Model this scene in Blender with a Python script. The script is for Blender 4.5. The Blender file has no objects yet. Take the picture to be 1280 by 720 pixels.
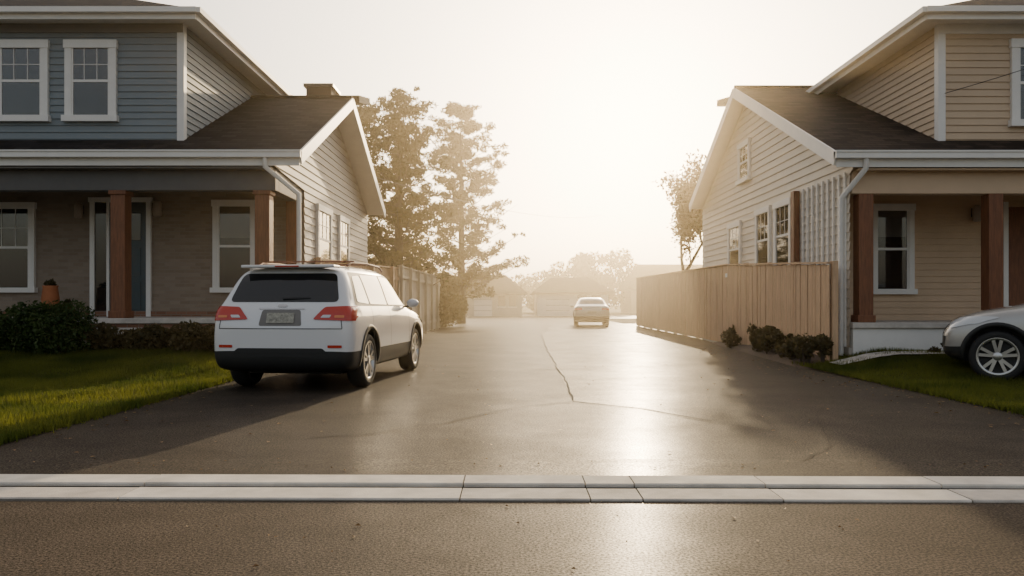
import bpy, bmesh, math, random
import numpy as np
from mathutils import Vector, Matrix
from mathutils.bvhtree import BVHTree
from mathutils import noise as mnoise
R = random.Random(7)
S = bpy.context.scene
COL = S.collection
CAMZ = 1.13
def gp(x, y, z=0.0):
    Y = (CAMZ - z) * 1000.0 / (y - 380.0)
    return ((x - 640.0) * Y / 1000.0, Y)

# ------------------------------------------------------------ materials
def mat(name, col, rough=0.7, metal=0.0, var=0.0, vscale=3.0, bump=0.0, bscale=60.0, coat=0.0, spec=0.5, col2=None, stretch=None):
    m = bpy.data.materials.new(name); m.use_nodes = True
    nt = m.node_tree; b = nt.nodes["Principled BSDF"]
    b.inputs["Base Color"].default_value = (*col, 1)
    b.inputs["Roughness"].default_value = rough
    b.inputs["Metallic"].default_value = metal
    b.inputs["Specular IOR Level"].default_value = spec
    b.inputs["Coat Weight"].default_value = coat
    b.inputs["Coat Roughness"].default_value = 0.04
    tc = nt.nodes.new("ShaderNodeTexCoord")
    mp = nt.nodes.new("ShaderNodeMapping"); nt.links.new(tc.outputs["Object"], mp.inputs[0])
    if stretch: mp.inputs["Scale"].default_value = stretch
    if var > 0 or col2:
        n = nt.nodes.new("ShaderNodeTexNoise"); n.inputs["Scale"].default_value = vscale
        n.inputs["Detail"].default_value = 6; n.inputs["Roughness"].default_value = 0.65
        nt.links.new(mp.outputs[0], n.inputs["Vector"])
        r = nt.nodes.new("ShaderNodeValToRGB")
        r.color_ramp.elements[0].position = 0.3; r.color_ramp.elements[1].position = 0.7
        c2 = col2 if col2 else tuple(min(1, c * (1 + var)) for c in col)
        c1 = col if col2 else tuple(c * (1 - var) for c in col)
        r.color_ramp.elements[0].color = (*c1, 1); r.color_ramp.elements[1].color = (*c2, 1)
        nt.links.new(n.outputs["Fac"], r.inputs[0]); nt.links.new(r.outputs[0], b.inputs["Base Color"])
    if bump > 0:
        n2 = nt.nodes.new("ShaderNodeTexNoise"); n2.inputs["Scale"].default_value = bscale
        n2.inputs["Detail"].default_value = 4
        nt.links.new(mp.outputs[0], n2.inputs["Vector"])
        bp = nt.nodes.new("ShaderNodeBump"); bp.inputs["Strength"].default_value = bump
        bp.inputs["Distance"].default_value = 0.01
        nt.links.new(n2.outputs["Fac"], bp.inputs["Height"]); nt.links.new(bp.outputs[0], b.inputs["Normal"])
    return m

def asphalt_mat(name, base, big=0.25, cw=.1, cr=.32, bump=0.6):
    m = bpy.data.materials.new(name); m.use_nodes = True
    nt = m.node_tree; b = nt.nodes["Principled BSDF"]; L = nt.links.new
    tc = nt.nodes.new("ShaderNodeTexCoord")
    n1 = nt.nodes.new("ShaderNodeTexNoise"); n1.inputs["Scale"].default_value = 0.9; n1.inputs["Detail"].default_value = 10
    n1.inputs["Roughness"].default_value = 0.75
    n2 = nt.nodes.new("ShaderNodeTexNoise"); n2.inputs["Scale"].default_value = 75; n2.inputs["Detail"].default_value = 4; n2.inputs["Roughness"].default_value = .75
    v = nt.nodes.new("ShaderNodeTexNoise"); v.inputs["Scale"].default_value = 130; v.inputs["Detail"].default_value = 2
    for n in (n1, n2, v): L(tc.outputs["Object"], n.inputs["Vector"])
    r1 = nt.nodes.new("ShaderNodeValToRGB")
    r1.color_ramp.elements[0].position = 0.3; r1.color_ramp.elements[1].position = 0.7
    r1.color_ramp.elements[0].color = (*[c * (1 - big) for c in base], 1)
    r1.color_ramp.elements[1].color = (*[c * (1 + big) for c in base], 1)
    L(n1.outputs["Fac"], r1.inputs[0])
    r2 = nt.nodes.new("ShaderNodeValToRGB")
    r2.color_ramp.elements[0].position = 0.40; r2.color_ramp.elements[1].position = 0.64
    r2.color_ramp.elements[0].color = (0.2, 0.2, 0.2, 1); r2.color_ramp.elements[1].color = (3.4, 3.2, 2.9, 1)
    L(n2.outputs["Fac"], r2.inputs[0])
    mx = nt.nodes.new("ShaderNodeMix"); mx.data_type = 'RGBA'; mx.blend_type = 'MULTIPLY'; mx.inputs[0].default_value = 1
    L(r1.outputs[0], mx.inputs[6]); L(r2.outputs[0], mx.inputs[7]); L(mx.outputs[2], b.inputs["Base Color"])
    b.inputs["Roughness"].default_value = 0.85; b.inputs["Specular IOR Level"].default_value = 0.1
    b.inputs["Coat Roughness"].default_value = cr
    rr = nt.nodes.new("ShaderNodeMapRange"); rr.inputs[1].default_value = 0.35; rr.inputs[2].default_value = 0.65
    rr.inputs[3].default_value = cw * .65; rr.inputs[4].default_value = cw * 1.35
    L(n1.outputs["Fac"], rr.inputs[0])
    m2 = nt.nodes.new("ShaderNodeMath"); m2.operation = 'MULTIPLY'; L(rr.outputs[0], m2.inputs[0])
    r3 = nt.nodes.new("ShaderNodeMapRange"); r3.inputs[1].default_value = .38; r3.inputs[2].default_value = .62; r3.inputs[3].default_value = .25; r3.inputs[4].default_value = 1.8
    L(n2.outputs["Fac"], r3.inputs[0]); L(r3.outputs[0], m2.inputs[1]); L(m2.outputs[0], b.inputs["Coat Weight"])
    bp = nt.nodes.new("ShaderNodeBump"); bp.inputs["Strength"].default_value = bump; bp.inputs["Distance"].default_value = 0.006
    L(v.outputs["Fac"], bp.inputs["Height"]); L(bp.outputs[0], b.inputs["Normal"])
    return m

def brick_mat(name, c1, c2, mortar):
    m = bpy.data.materials.new(name); m.use_nodes = True
    nt = m.node_tree; b = nt.nodes["Principled BSDF"]; L = nt.links.new
    tc = nt.nodes.new("ShaderNodeTexCoord")
    sep = nt.nodes.new("ShaderNodeSeparateXYZ"); L(tc.outputs["Object"], sep.inputs[0])
    ad = nt.nodes.new("ShaderNodeMath"); ad.operation = 'ADD'; L(sep.outputs[0], ad.inputs[0]); L(sep.outputs[1], ad.inputs[1])
    cb = nt.nodes.new("ShaderNodeCombineXYZ"); L(ad.outputs[0], cb.inputs[0]); L(sep.outputs[2], cb.inputs[1])
    br = nt.nodes.new("ShaderNodeTexBrick"); br.inputs["Scale"].default_value = 1.0
    br.inputs["Brick Width"].default_value = 0.22; br.inputs["Row Height"].default_value = 0.075
    br.inputs["Mortar Size"].default_value = 0.007
    br.inputs["Color1"].default_value = (*c1, 1); br.inputs["Color2"].default_value = (*c2, 1); br.inputs["Mortar"].default_value = (*mortar, 1)
    L(cb.outputs[0], br.inputs["Vector"]); L(br.outputs["Color"], b.inputs["Base Color"])
    b.inputs["Roughness"].default_value = 0.85
    bp = nt.nodes.new("ShaderNodeBump"); bp.inputs["Strength"].default_value = 0.5; bp.inputs["Distance"].default_value = 0.008; bp.invert = True
    L(br.outputs["Fac"], bp.inputs["Height"]); L(bp.outputs[0], b.inputs["Normal"])
    return m

def shingle_mat(name, base):
    m = brick_mat(name, [c * 0.5 for c in base], [c * 1.6 for c in base], [c * 0.35 for c in base])
    br = [n for n in m.node_tree.nodes if n.type == 'TEX_BRICK'][0]
    br.inputs["Brick Width"].default_value = 0.3; br.inputs["Row Height"].default_value = 0.07; br.inputs["Mortar Size"].default_value = 0.006
    nt = m.node_tree
    nt.nodes["Principled BSDF"].inputs["Specular IOR Level"].default_value = 0.12
    tc = nt.nodes.new("ShaderNodeTexCoord"); sep = nt.nodes.new("ShaderNodeSeparateXYZ"); nt.links.new(tc.outputs["Object"], sep.inputs[0])
    cb = nt.nodes.new("ShaderNodeCombineXYZ"); nt.links.new(sep.outputs[0], cb.inputs[0]); nt.links.new(sep.outputs[2], cb.inputs[1])
    nt.links.new(cb.outputs[0], br.inputs["Vector"])
    return m

def leaf_mat(name, c1, c2, trans=0.35, vs=1.2):
    m = bpy.data.materials.new(name); m.use_nodes = True
    nt = m.node_tree; L = nt.links.new; b = nt.nodes["Principled BSDF"]; out = nt.nodes["Material Output"]
    tc = nt.nodes.new("ShaderNodeTexCoord"); n = nt.nodes.new("ShaderNodeTexNoise"); n.inputs["Scale"].default_value = vs; n.inputs["Detail"].default_value = 5
    L(tc.outputs["Object"], n.inputs["Vector"])
    r = nt.nodes.new("ShaderNodeValToRGB"); r.color_ramp.elements[0].position = 0.35; r.color_ramp.elements[1].position = 0.65
    r.color_ramp.elements[0].color = (*c1, 1); r.color_ramp.elements[1].color = (*c2, 1)
    L(n.outputs["Fac"], r.inputs[0]); L(r.outputs[0], b.inputs["Base Color"]); b.inputs["Roughness"].default_value = 0.6
    b.inputs["Specular IOR Level"].default_value = 0.25
    t = nt.nodes.new("ShaderNodeBsdfTranslucent"); L(r.outputs[0], t.inputs[0])
    mx = nt.nodes.new("ShaderNodeMixShader"); mx.inputs[0].default_value = trans
    L(b.outputs[0], mx.inputs[1]); L(t.outputs[0], mx.inputs[2]); L(mx.outputs[0], out.inputs[0])
    return m

def glass_mat(name, tint=0.75, refl=0.12):
    m = bpy.data.materials.new(name); m.use_nodes = True
    nt = m.node_tree; L = nt.links.new; out = nt.nodes["Material Output"]
    tr = nt.nodes.new("ShaderNodeBsdfTransparent"); tr.inputs[0].default_value = (tint, tint, tint, 1)
    gl = nt.nodes.new("ShaderNodeBsdfGlossy"); gl.inputs["Roughness"].default_value = 0.03
    lw = nt.nodes.new("ShaderNodeFresnel"); lw.inputs[0].default_value = 1.5
    ad = nt.nodes.new("ShaderNodeMath"); ad.operation = 'ADD'; ad.inputs[1].default_value = refl; ad.use_clamp = True
    L(lw.outputs[0], ad.inputs[0])
    mx = nt.nodes.new("ShaderNodeMixShader"); L(ad.outputs[0], mx.inputs[0]); L(tr.outputs[0], mx.inputs[1]); L(gl.outputs[0], mx.inputs[2])
    L(mx.outputs[0], out.inputs[0]); return m

M = {}
M['ground'] = mat("ground_earth", (0.10, 0.085, 0.05), 0.95, var=0.3, vscale=0.4, bump=0.4, bscale=20, spec=.1)
M['asph'] = asphalt_mat("asphalt_driveway", (0.028, 0.0235, 0.0195), 0.4, .15, .25)
M['asph2'] = asphalt_mat("asphalt_patch", (0.034, 0.028, 0.023), 0.35, .20, .23)
M['street'] = asphalt_mat("asphalt_street", (0.038, 0.030, 0.023), 0.35, .11, .30, .8)
M['tar'] = mat("tar_seam", (0.03, 0.026, 0.022), 0.9, var=0.3, vscale=20, spec=0.1)
M['conc'] = mat("concrete", (0.62, 0.58, 0.52), 0.85, var=0.2, vscale=3.5, bump=0.35, bscale=120, spec=.2)
M['conc2'] = mat("concrete_b", (0.52, 0.48, 0.43), 0.85, var=0.22, vscale=4.5, bump=0.35, bscale=120, spec=.2)
M['lawn'] = mat("lawn_soil", (0.04, 0.055, 0.014), 0.95, var=0.35, vscale=2, bump=0.5, bscale=60, spec=.1)
M['grass'] = leaf_mat("grass_blades", (0.06, 0.085, 0.014), (0.17, 0.18, 0.028), 0.65, 0.9)
M['blue'] = mat("siding_bluegrey", (0.20, 0.235, 0.255), 0.6, var=0.05, vscale=2)
M['pale'] = mat("siding_pale", (0.42, 0.39, 0.35), 0.65, var=0.06, vscale=2)
M['cream'] = mat("siding_cream", (0.58, 0.44, 0.30), 0.65, var=0.05, vscale=2)
M['cream2'] = mat("siding_tan", (0.60, 0.44, 0.29), 0.65, var=0.06, vscale=2)
M['white'] = mat("white_trim", (0.80, 0.78, 0.74), 0.5, var=0.04, vscale=4)
M['sidew'] = mat("siding_white", (0.74, 0.66, 0.54), 0.6, var=0.05, vscale=2)
M['soffit'] = mat("soffit_grey", (0.20, 0.19, 0.18), 0.7, var=0.05)
M['beamdk'] = mat("porch_beam_grey", (0.12, 0.115, 0.11), 0.7, var=0.08)
M['roof'] = shingle_mat("roof_shingles", (0.024, 0.021, 0.021))
M['roof2'] = shingle_mat("roof_shingles_brown", (0.040, 0.029, 0.023))
M['brick'] = brick_mat("wall_brick_taupe", (0.24, 0.185, 0.14), (0.31, 0.245, 0.19), (0.27, 0.23, 0.185))
M['brickr'] = brick_mat("brick_red", (0.21, 0.10, 0.06), (0.28, 0.14, 0.09), (0.22, 0.18, 0.15))
M['brickd'] = brick_mat("brick_dark", (0.04, 0.028, 0.025), (0.055, 0.037, 0.03), (0.05, 0.04, 0.035))
M['wood'] = mat("wood_post", (0.19, 0.072, 0.030), 0.6, var=0.35, vscale=6, bump=0.2, bscale=30, stretch=(6, 6, 0.6))
M['fence'] = mat("fence_wood", (0.56, 0.37, 0.22), 0.75, var=0.25, vscale=5, bump=0.3, bscale=30, stretch=(5, 5, 0.5))
M['fencep'] = mat("fence_weathered", (0.42, 0.36, 0.28), 0.8, var=0.2, vscale=5, bump=0.3, bscale=30, stretch=(5, 5, 0.5))
M['door'] = mat("door_teal", (0.015, 0.045, 0.062), 0.35, var=0.1)
M['core'] = mat("interior_dark", (0.02, 0.018, 0.016), 0.9)
M['blind'] = mat("window_blind", (0.30, 0.28, 0.25), 0.8)
M['glass'] = glass_mat("window_glass", 0.8, 0.02)
M['metal'] = mat("dark_metal", (0.05, 0.05, 0.05), 0.4, metal=0.7)
M['lampgl'] = mat("lamp_housing", (0.35, 0.28, 0.22), 0.4)
M['terra'] = mat("terracotta", (0.40, 0.14, 0.055), 0.8, var=0.15)
M['leafd'] = leaf_mat("hedge_leaves", (0.022, 0.045, 0.01), (0.055, 0.085, 0.018), 0.25, 3)
M['leafs'] = leaf_mat("shrub_leaves", (0.055, 0.05, 0.02), (0.13, 0.10, 0.04), 0.45, 3)
M['leaft'] = leaf_mat("tree_leaves", (0.035, 0.040, 0.012), (0.11, 0.09, 0.025), 0.45, 0.6)
M['leafa'] = leaf_mat("autumn_leaves", (0.12, 0.08, 0.03), (0.22, 0.14, 0.06), 0.5, 0.6)
M['litter'] = leaf_mat("leaf_litter", (0.09, 0.045, 0.018), (0.20, 0.12, 0.04), 0.3, 4)
M['bark'] = mat("bark", (0.06, 0.042, 0.03), 0.9, var=0.3, vscale=8, bump=0.6, bscale=25)
M['mulch'] = mat("planting_bed_mulch", (0.07, 0.045, 0.03), 0.95, var=0.5, vscale=25, bump=1.0, bscale=40)
M['pwhite'] = mat("paint_white", (0.74, 0.75, 0.77), 0.28, coat=1.0)
M['psilver'] = mat("paint_silver", (0.42, 0.41, 0.39), 0.32, metal=0.4, coat=0.8)
M['clad'] = mat("black_cladding", (0.016, 0.016, 0.016), 0.6, bump=0.1, bscale=300)
M['cglass'] = mat("car_glass", (0.012, 0.013, 0.014), 0.05, spec=0.6, coat=0.3)
M['tyre'] = mat("tyre_rubber", (0.016, 0.016, 0.016), 0.75, bump=0.2, bscale=150)
M['rim'] = mat("alloy_rim", (0.5, 0.5, 0.5), 0.3, metal=0.9)
M['rimdk'] = mat("brake_dark", (0.02, 0.02, 0.02), 0.6)
M['red'] = mat("tail_lamp_red", (0.50, 0.03, 0.012), 0.15, coat=0.6)
M['orange'] = mat("lamp_amber", (0.7, 0.2, 0.03), 0.12, coat=1.0)
M['lens'] = mat("head_lamp_lens", (0.6, 0.62, 0.64), 0.08, coat=1.0)
M['plate'] = mat("number_plate", (0.32, 0.31, 0.26), 0.5, var=0.5, vscale=30)
M['chrome'] = mat("chrome", (0.6, 0.6, 0.6), 0.12, metal=1.0)

# ------------------------------------------------------------ helpers
def empty(name, loc=(0, 0, 0)):
    e = bpy.data.objects.new(name, None); e.location = loc; COL.objects.link(e); return e
def link(o, parent=None):
    COL.objects.link(o)
    if parent: o.parent = parent
    return o
def mesh_obj(name, verts, faces, mats, parent=None, smooth=False, fm=None):
    me = bpy.data.meshes.new(name); me.from_pydata([tuple(v) for v in verts], [], faces)
    for m in (mats if isinstance(mats, (list, tuple)) else [mats]): me.materials.append(m)
    if fm:
        for p, i in zip(me.polygons, fm): p.material_index = i
    if smooth: me.shade_smooth()
    me.update()
    return link(bpy.data.objects.new(name, me), parent)
def box(name, x0, x1, y0, y1, z0, z1, m, parent=None, bev=0.0):
    x0, x1 = min(x0, x1), max(x0, x1); y0, y1 = min(y0, y1), max(y0, y1); z0, z1 = min(z0, z1), max(z0, z1)
    v = [(x0, y0, z0), (x1, y0, z0), (x1, y1, z0), (x0, y1, z0), (x0, y0, z1), (x1, y0, z1), (x1, y1, z1), (x0, y1, z1)]
    f = [(0, 3, 2, 1), (4, 5, 6, 7), (0, 1, 5, 4), (1, 2, 6, 5), (2, 3, 7, 6), (3, 0, 4, 7)]
    o = mesh_obj(name, v, f, m, parent)
    if bev > 0:
        b = o.modifiers.new("b", 'BEVEL'); b.width = bev; b.segments = 2
    return o
def beam(name, p0, p1, w, h, m, parent=None, up=(0, 0, 1)):
    p0, p1 = Vector(p0), Vector(p1); d = (p1 - p0).normalized(); u = Vector(up)
    s = d.cross(u)
    if s.length < 1e-4: s = d.cross(Vector((0, 1, 0)))
    s.normalize(); u = s.cross(d).normalized()
    vs = []
    for p in (p0, p1):
        for a, b in ((-1, -1), (1, -1), (1, 1), (-1, 1)): vs.append(p + s * a * w / 2 + u * b * h / 2)
    f = [(0, 1, 2, 3), (7, 6, 5, 4), (0, 4, 5, 1), (1, 5, 6, 2), (2, 6, 7, 3), (3, 7, 4, 0)]
    return mesh_obj(name, vs, f, m, parent)
def tube(name, pts, r, m, parent=None, seg=10):
    cu = bpy.data.curves.new(name, 'CURVE'); cu.dimensions = '3D'; cu.bevel_depth = r; cu.bevel_resolution = 3; cu.use_fill_caps = True
    sp = cu.splines.new('POLY'); sp.points.add(len(pts) - 1)
    for p, q in zip(sp.points, pts): p.co = (*q, 1)
    cu.materials.append(m)
    return link(bpy.data.objects.new(name, cu), parent)
def slab(name, pts, t, m, parent=None):
    P = [Vector(p) for p in pts]; n = (P[1] - P[0]).cross(P[2] - P[0]).normalized()
    if n.z < 0: n = -n
    k = len(P); vs = P + [p - n * t for p in P]
    f = [tuple(range(k)), tuple(range(2 * k - 1, k - 1, -1))] + [(i, (i + 1) % k, k + (i + 1) % k, k + i) for i in range(k)]
    return mesh_obj(name, vs, f, m, parent)
def sheet(name, pts, z, m, parent=None):
    return mesh_obj(name, [(p[0], p[1], z) for p in pts], [tuple(range(len(pts)))], m, parent)
def lathe(name, prof, m, parent=None, seg=40, axis='x', loc=(0, 0, 0)):
    vs, fs = [], []
    n = len(prof)
    for i in range(seg):
        a = 2 * math.pi * i / seg
        for r, h in prof:
            if axis == 'x': vs.append((h + loc[0], r * math.cos(a) + loc[1], r * math.sin(a) + loc[2]))
            else: vs.append((r * math.cos(a) + loc[0], r * math.sin(a) + loc[1], h + loc[2]))
    for i in range(seg):
        j = (i + 1) % seg
        for k in range(n - 1): fs.append((i * n + k, j * n + k, j * n + k + 1, i * n + k + 1))
    return mesh_obj(name, vs, fs, m, parent, smooth=True)
def wbox(name, ax, pl, dr, a0, a1, d0, d1, z0, z1, m, parent=None, bev=0):
    if ax == 'x': return box(name, a0, a1, pl + dr * d0, pl + dr * d1, z0, z1, m, parent, bev)
    return box(name, pl + dr * d0, pl + dr * d1, a0, a1, z0, z1, m, parent, bev)
def clap(name, ax, pl, dr, z0, z1, ext, m, parent, pitch=0.15, out=0.024):
    vs, fs = [], []; n = max(1, int(round((z1 - z0) / pitch))); p = (z1 - z0) / n
    def P(a, d, z): return (a, pl + dr * d, z) if ax == 'x' else (pl + dr * d, a, z)
    for k in range(n):
        zb = z0 + k * p; zt = zb + p
        e0, e1 = ext(zb), ext(zt)
        if e0[1] - e0[0] < 0.01: continue
        i = len(vs)
        vs += [P(e0[0], 0, zb), P(e0[1], 0, zb), P(e0[1], out, zb), P(e0[0], out, zb), P(e1[0], 0.002, zt), P(e1[1], 0.002, zt)]
        fs += [(i, i + 1, i + 2, i + 3), (i + 3, i + 2, i + 5, i + 4)]
    return mesh_obj(name, vs, fs, m, parent)
def window(par, ax, pl, dr, a0, a1, z0, z1, muntin=True, blind=0.45, cas=0.11, trim=None):
    w = trim or M['white']; d = 0.075
    a0, a1 = min(a0, a1), max(a0, a1)
    wbox("window_backing", ax, pl, dr, a0 + .02, a1 - .02, 0.026, 0.03, z0 + .02, z1 - .02, M['core'], par)
    if blind > 0:
        wbox("window_blind", ax, pl, dr, a0 + cas, a1 - cas, 0.032, 0.036, z1 - cas - (z1 - z0) * blind, z1 - cas, M['blind'], par)
    wbox("window_glass", ax, pl, dr, a0 + cas - .02, a1 - cas + .02, 0.045, 0.048, z0 + cas - .02, z1 - cas + .02, M['glass'], par)
    wbox("casing", ax, pl, dr, a0, a0 + cas, 0, d, z0, z1, w, par)
    wbox("casing", ax, pl, dr, a1 - cas, a1, 0, d, z0, z1, w, par)
    wbox("casing_head", ax, pl, dr, a0 - .02, a1 + .02, 0, d + .015, z1 - cas, z1 + .03, w, par)
    wbox("sill", ax, pl, dr, a0 - .04, a1 + .04, 0, d + .05, z0 - .03, z0 + cas * .7, w, par)
    zm = (z0 + z1) / 2
    wbox("sash_rail", ax, pl, dr, a0 + cas, a1 - cas, 0.03, 0.062, zm - .025, zm + .025, w, par)
    for aa in (a0 + cas, a1 - cas - .035):
        wbox("sash_stile", ax, pl, dr, aa + .0, aa + .035, 0.03, 0.060, z0 + cas * .7, z1 - cas, w, par)
    if muntin:
        for k in (1, 2):
            a = a0 + cas + (a1 - a0 - 2 * cas) * k / 3
            wbox("muntin", ax, pl, dr, a - .007, a + .007, 0.049, 0.057, zm + .025, z1 - cas, w, par)
        zz = (zm + z1 - cas) / 2
        wbox("muntin", ax, pl, dr, a0 + cas, a1 - cas, 0.049, 0.058, zz - .007, zz + .007, w, par)

def tri_mesh(name, V, F, m, parent=None):
    me = bpy.data.meshes.new(name); nv = len(V); nf, k = F.shape
    me.vertices.add(nv); me.vertices.foreach_set("co", V.astype(np.float32).ravel())
    me.loops.add(nf * k); me.loops.foreach_set("vertex_index", F.astype(np.int32).ravel())
    me.polygons.add(nf); me.polygons.foreach_set("loop_start", np.arange(0, nf * k, k, dtype=np.int32))
    me.materials.append(m); me.update(calc_edges=True); me.validate()
    return link(bpy.data.objects.new(name, me), parent)
def leaf_cloud(name, C, Rad, n, size, m, parent=None, seed=1, squash=0.8, aspect=0.55):
    rs = np.random.RandomState(seed); C = np.asarray(C, float); Rad = np.asarray(Rad, float)
    w = Rad ** 2; idx = rs.choice(len(C), n, p=w / w.sum())
    d = rs.normal(size=(n, 3)); d /= np.linalg.norm(d, axis=1)[:, None]
    r = rs.uniform(0.15, 1.0, n) ** 0.5
    P = C[idx] + d * (r * Rad[idx])[:, None] * np.array([1, 1, squash])
    a = rs.normal(size=(n, 3)); a /= np.linalg.norm(a, axis=1)[:, None]
    b = np.cross(a, rs.normal(size=(n, 3))); b /= np.linalg.norm(b, axis=1)[:, None]
    s = (size * rs.uniform(0.6, 1.35, n))[:, None]
    V = np.stack([P - a * s, P + b * s * aspect, P + a * s, P - b * s * aspect], 1).reshape(-1, 3)
    F = np.arange(n * 4).reshape(n, 4)
    return tri_mesh(name, V, F, m, parent)

def branches(name, base, h, spread, levels, m, parent, seed, upright=0.6, trunk_r=0.18, lean=0.0, nb=(3, 4), trunk_frac=0.3, fit=None):
    rg = random.Random(seed); vs, fs, tips = [], [], []
    def seg(p, q, r0, r1, k=6):
        d = (q - p).normalized(); s = d.cross(Vector((0.3, 0.9, 0.1))).normalized(); u = s.cross(d)
        i = len(vs)
        for c, r in ((p, r0), (q, r1)):
            for j in range(k):
                a = 2 * math.pi * j / k; vs.append(c + (s * math.cos(a) + u * math.sin(a)) * r)
        for j in range(k): fs.append((i + j, i + (j + 1) % k, i + k + (j + 1) % k, i + k + j))
    def grow(p, d, L, r, lev):
        q = p; dd = d.copy(); n = 3
        for s in range(n):
            dd = (dd + Vector((rg.uniform(-.16, .16), rg.uniform(-.16, .16), rg.uniform(-.02, .12)))).normalized()
            q2 = q + dd * L / n; seg(q, q2, r * (1 - .25 * s / n * 1.2), r * (1 - .25 * (s + 1) / n * 1.2), 6 if lev < 2 else 4); q = q2
            if lev >= levels - 2: tips.append(q.copy())
            if s < n - 1 and 0 < lev < levels and rg.random() < .7:
                sd = (dd + Vector((rg.uniform(-1, 1), rg.uniform(-1, 1), rg.uniform(-.1, .6))) * spread).normalized()
                grow(q, sd, L * .55, r * .45, lev + 1)
        if lev < levels:
            for _ in range(rg.randint(*nb)):
                sd = (dd * upright + Vector((rg.uniform(-1, 1), rg.uniform(-1, 1), rg.uniform(-.2, .6))) * spread).normalized()
                grow(q, sd, L * rg.uniform(.62, .82), r * .6, lev + 1)
    grow(Vector(base), Vector((lean, 0, 1)).normalized(), h * trunk_frac, trunk_r, 0)
    b = Vector(base)
    if fit:
        zt = max(t.z for t in tips) - b.z; rx = max(abs(t.x - b.x) for t in tips); ry = max(abs(t.y - b.y) for t in tips)
        f = lambda v: Vector((b.x + (v.x - b.x) * fit[1] / rx, b.y + (v.y - b.y) * fit[1] / ry, b.z + (v.z - b.z) * fit[0] / zt))
        vs = [f(v) for v in vs]; tips = [f(t) for t in tips]
    mesh_obj(name, vs, fs, m, parent, smooth=True)
    return tips

# ------------------------------------------------------------ ground, street, kerb, drive
sheet("ground", [(-400, -60), (400, -60), (400, 600), (-400, 600)], -0.02, M['ground'])
sheet("street", [(-60, -12), (60, -12), (60, 4.60), (-60, 4.60)], 0.0, M['street'])
drive = empty("driveway")
sheet("driveway_asphalt", [(-22, 5.17), (22, 5.17), (22, 5.6), (5.15, 5.6), (5.15, 15), (5.7, 22), (6.35, 28), (6.35, 60), (30, 70), (30, 88), (-30, 88), (-30, 70), (-3.5, 60), (-3.5, 22), (-4.1, 15), (-4.1, 5.6), (-22, 5.6)], 0.012, M['asph'], drive)
pp = [gp(716, 503), gp(700, 470), gp(684, 440), gp(676, 420), gp(690, 405), gp(800, 405), gp(850, 440), gp(880, 480), gp(890, 528), gp(800, 512)]
sheet("driveway_patch", pp, 0.016, M['asph2'], drive)
def ribbon(name, pts, w, z, m, par):
    P = []
    for i in range(len(pts) - 1):
        for t in np.linspace(0, 1, 8, endpoint=False):
            a, b = Vector(pts[i]), Vector(pts[i + 1]); q = a.lerp(b, t)
            q = q + Vector((mnoise.noise(Vector((q.x * 3, q.y * 3, 1))), mnoise.noise(Vector((q.x * 3, q.y * 3, 9))))) * 0.05
            P.append(q)
    vs = []
    for i, p in enumerate(P):
        d = (P[min(i + 1, len(P) - 1)] - P[max(i - 1, 0)]).normalized(); n = Vector((-d.y, d.x)); ww = w * (0.5 + 0.8 * abs(mnoise.noise(Vector((i * .4, 0, 0)))))
        vs += [(p.x + n.x * ww, p.y + n.y * ww, z), (p.x - n.x * ww, p.y - n.y * ww, z)]
    mesh_obj(name, vs, [(2 * i, 2 * i + 1, 2 * i + 3, 2 * i + 2) for i in range(len(P) - 1)], m, par)
ribbon("asphalt_seam", [gp(385, 549), gp(450, 546), gp(560, 530), gp(640, 512), gp(720, 504), gp(800, 512), gp(892, 530), gp(960, 540)], 0.012, 0.021, M['tar'], drive)
ribbon("asphalt_seam", [gp(718, 502), gp(702, 470), gp(685, 440), gp(677, 420), gp(690, 405)], 0.015, 0.022, M['tar'], drive)
ribbon("asphalt_crack", [gp(120, 575), gp(230, 560), gp(300, 572), gp(420, 566)], 0.005, 0.021, M['tar'], drive)
ribbon("asphalt_crack", [gp(980, 590), gp(1040, 560), gp(1020, 520), gp(1060, 490)], 0.005, 0.021, M['tar'], drive)
# kerb: two flush courses of concrete with an open joint between them
kerb = empty("kerb")
xs = [-14, -10.5, -7.0, -4.6, -2.27, -0.30, 0.45, 0.75, 1.55, 2.62, 5.2, 8.6, 12, 15]
def slabseg(nm, a, b, y0, y1, z, m):
    yo = lambda x: -0.012 * x
    prof = [(y0, -.05), (y0, z - .008), (y0 + .008, z), (y1 - .008, z), (y1, z - .008), (y1, -.05)]
    vs = [(x, y + yo(x), zz) for x in (a, b) for y, zz in prof]; n = len(prof)
    mesh_obj(nm, vs, [(k, k + 1, n + k + 1, n + k) for k in range(n - 1)] + [tuple(range(n)), tuple(range(2 * n - 1, n - 1, -1))], m, kerb)
for i in range(len(xs) - 1):
    a, b = xs[i] + .004, xs[i + 1] - .004
    dz = R.uniform(-.002, .002)
    slabseg("kerb_back", a, b, 4.91, 5.15, 0.030 + dz, M['conc'])
    slabseg("kerb_pan", a, b, 4.58, 4.85, 0.016 + dz, M['conc2'] if i % 4 else M['conc'])
sheet("kerb_joint_bed", [(-14, 4.72), (15, 4.42), (15, 4.97), (-14, 5.30)], 0.006, M['tar'], kerb)
mesh_obj("driveway_apron", [(-22, 5.155 + .26, .026), (22, 5.155 - .26, .026), (22, 5.75, .0165), (-22, 5.75, .0165)], [(0, 1, 2, 3)], M['asph'], drive)

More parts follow.
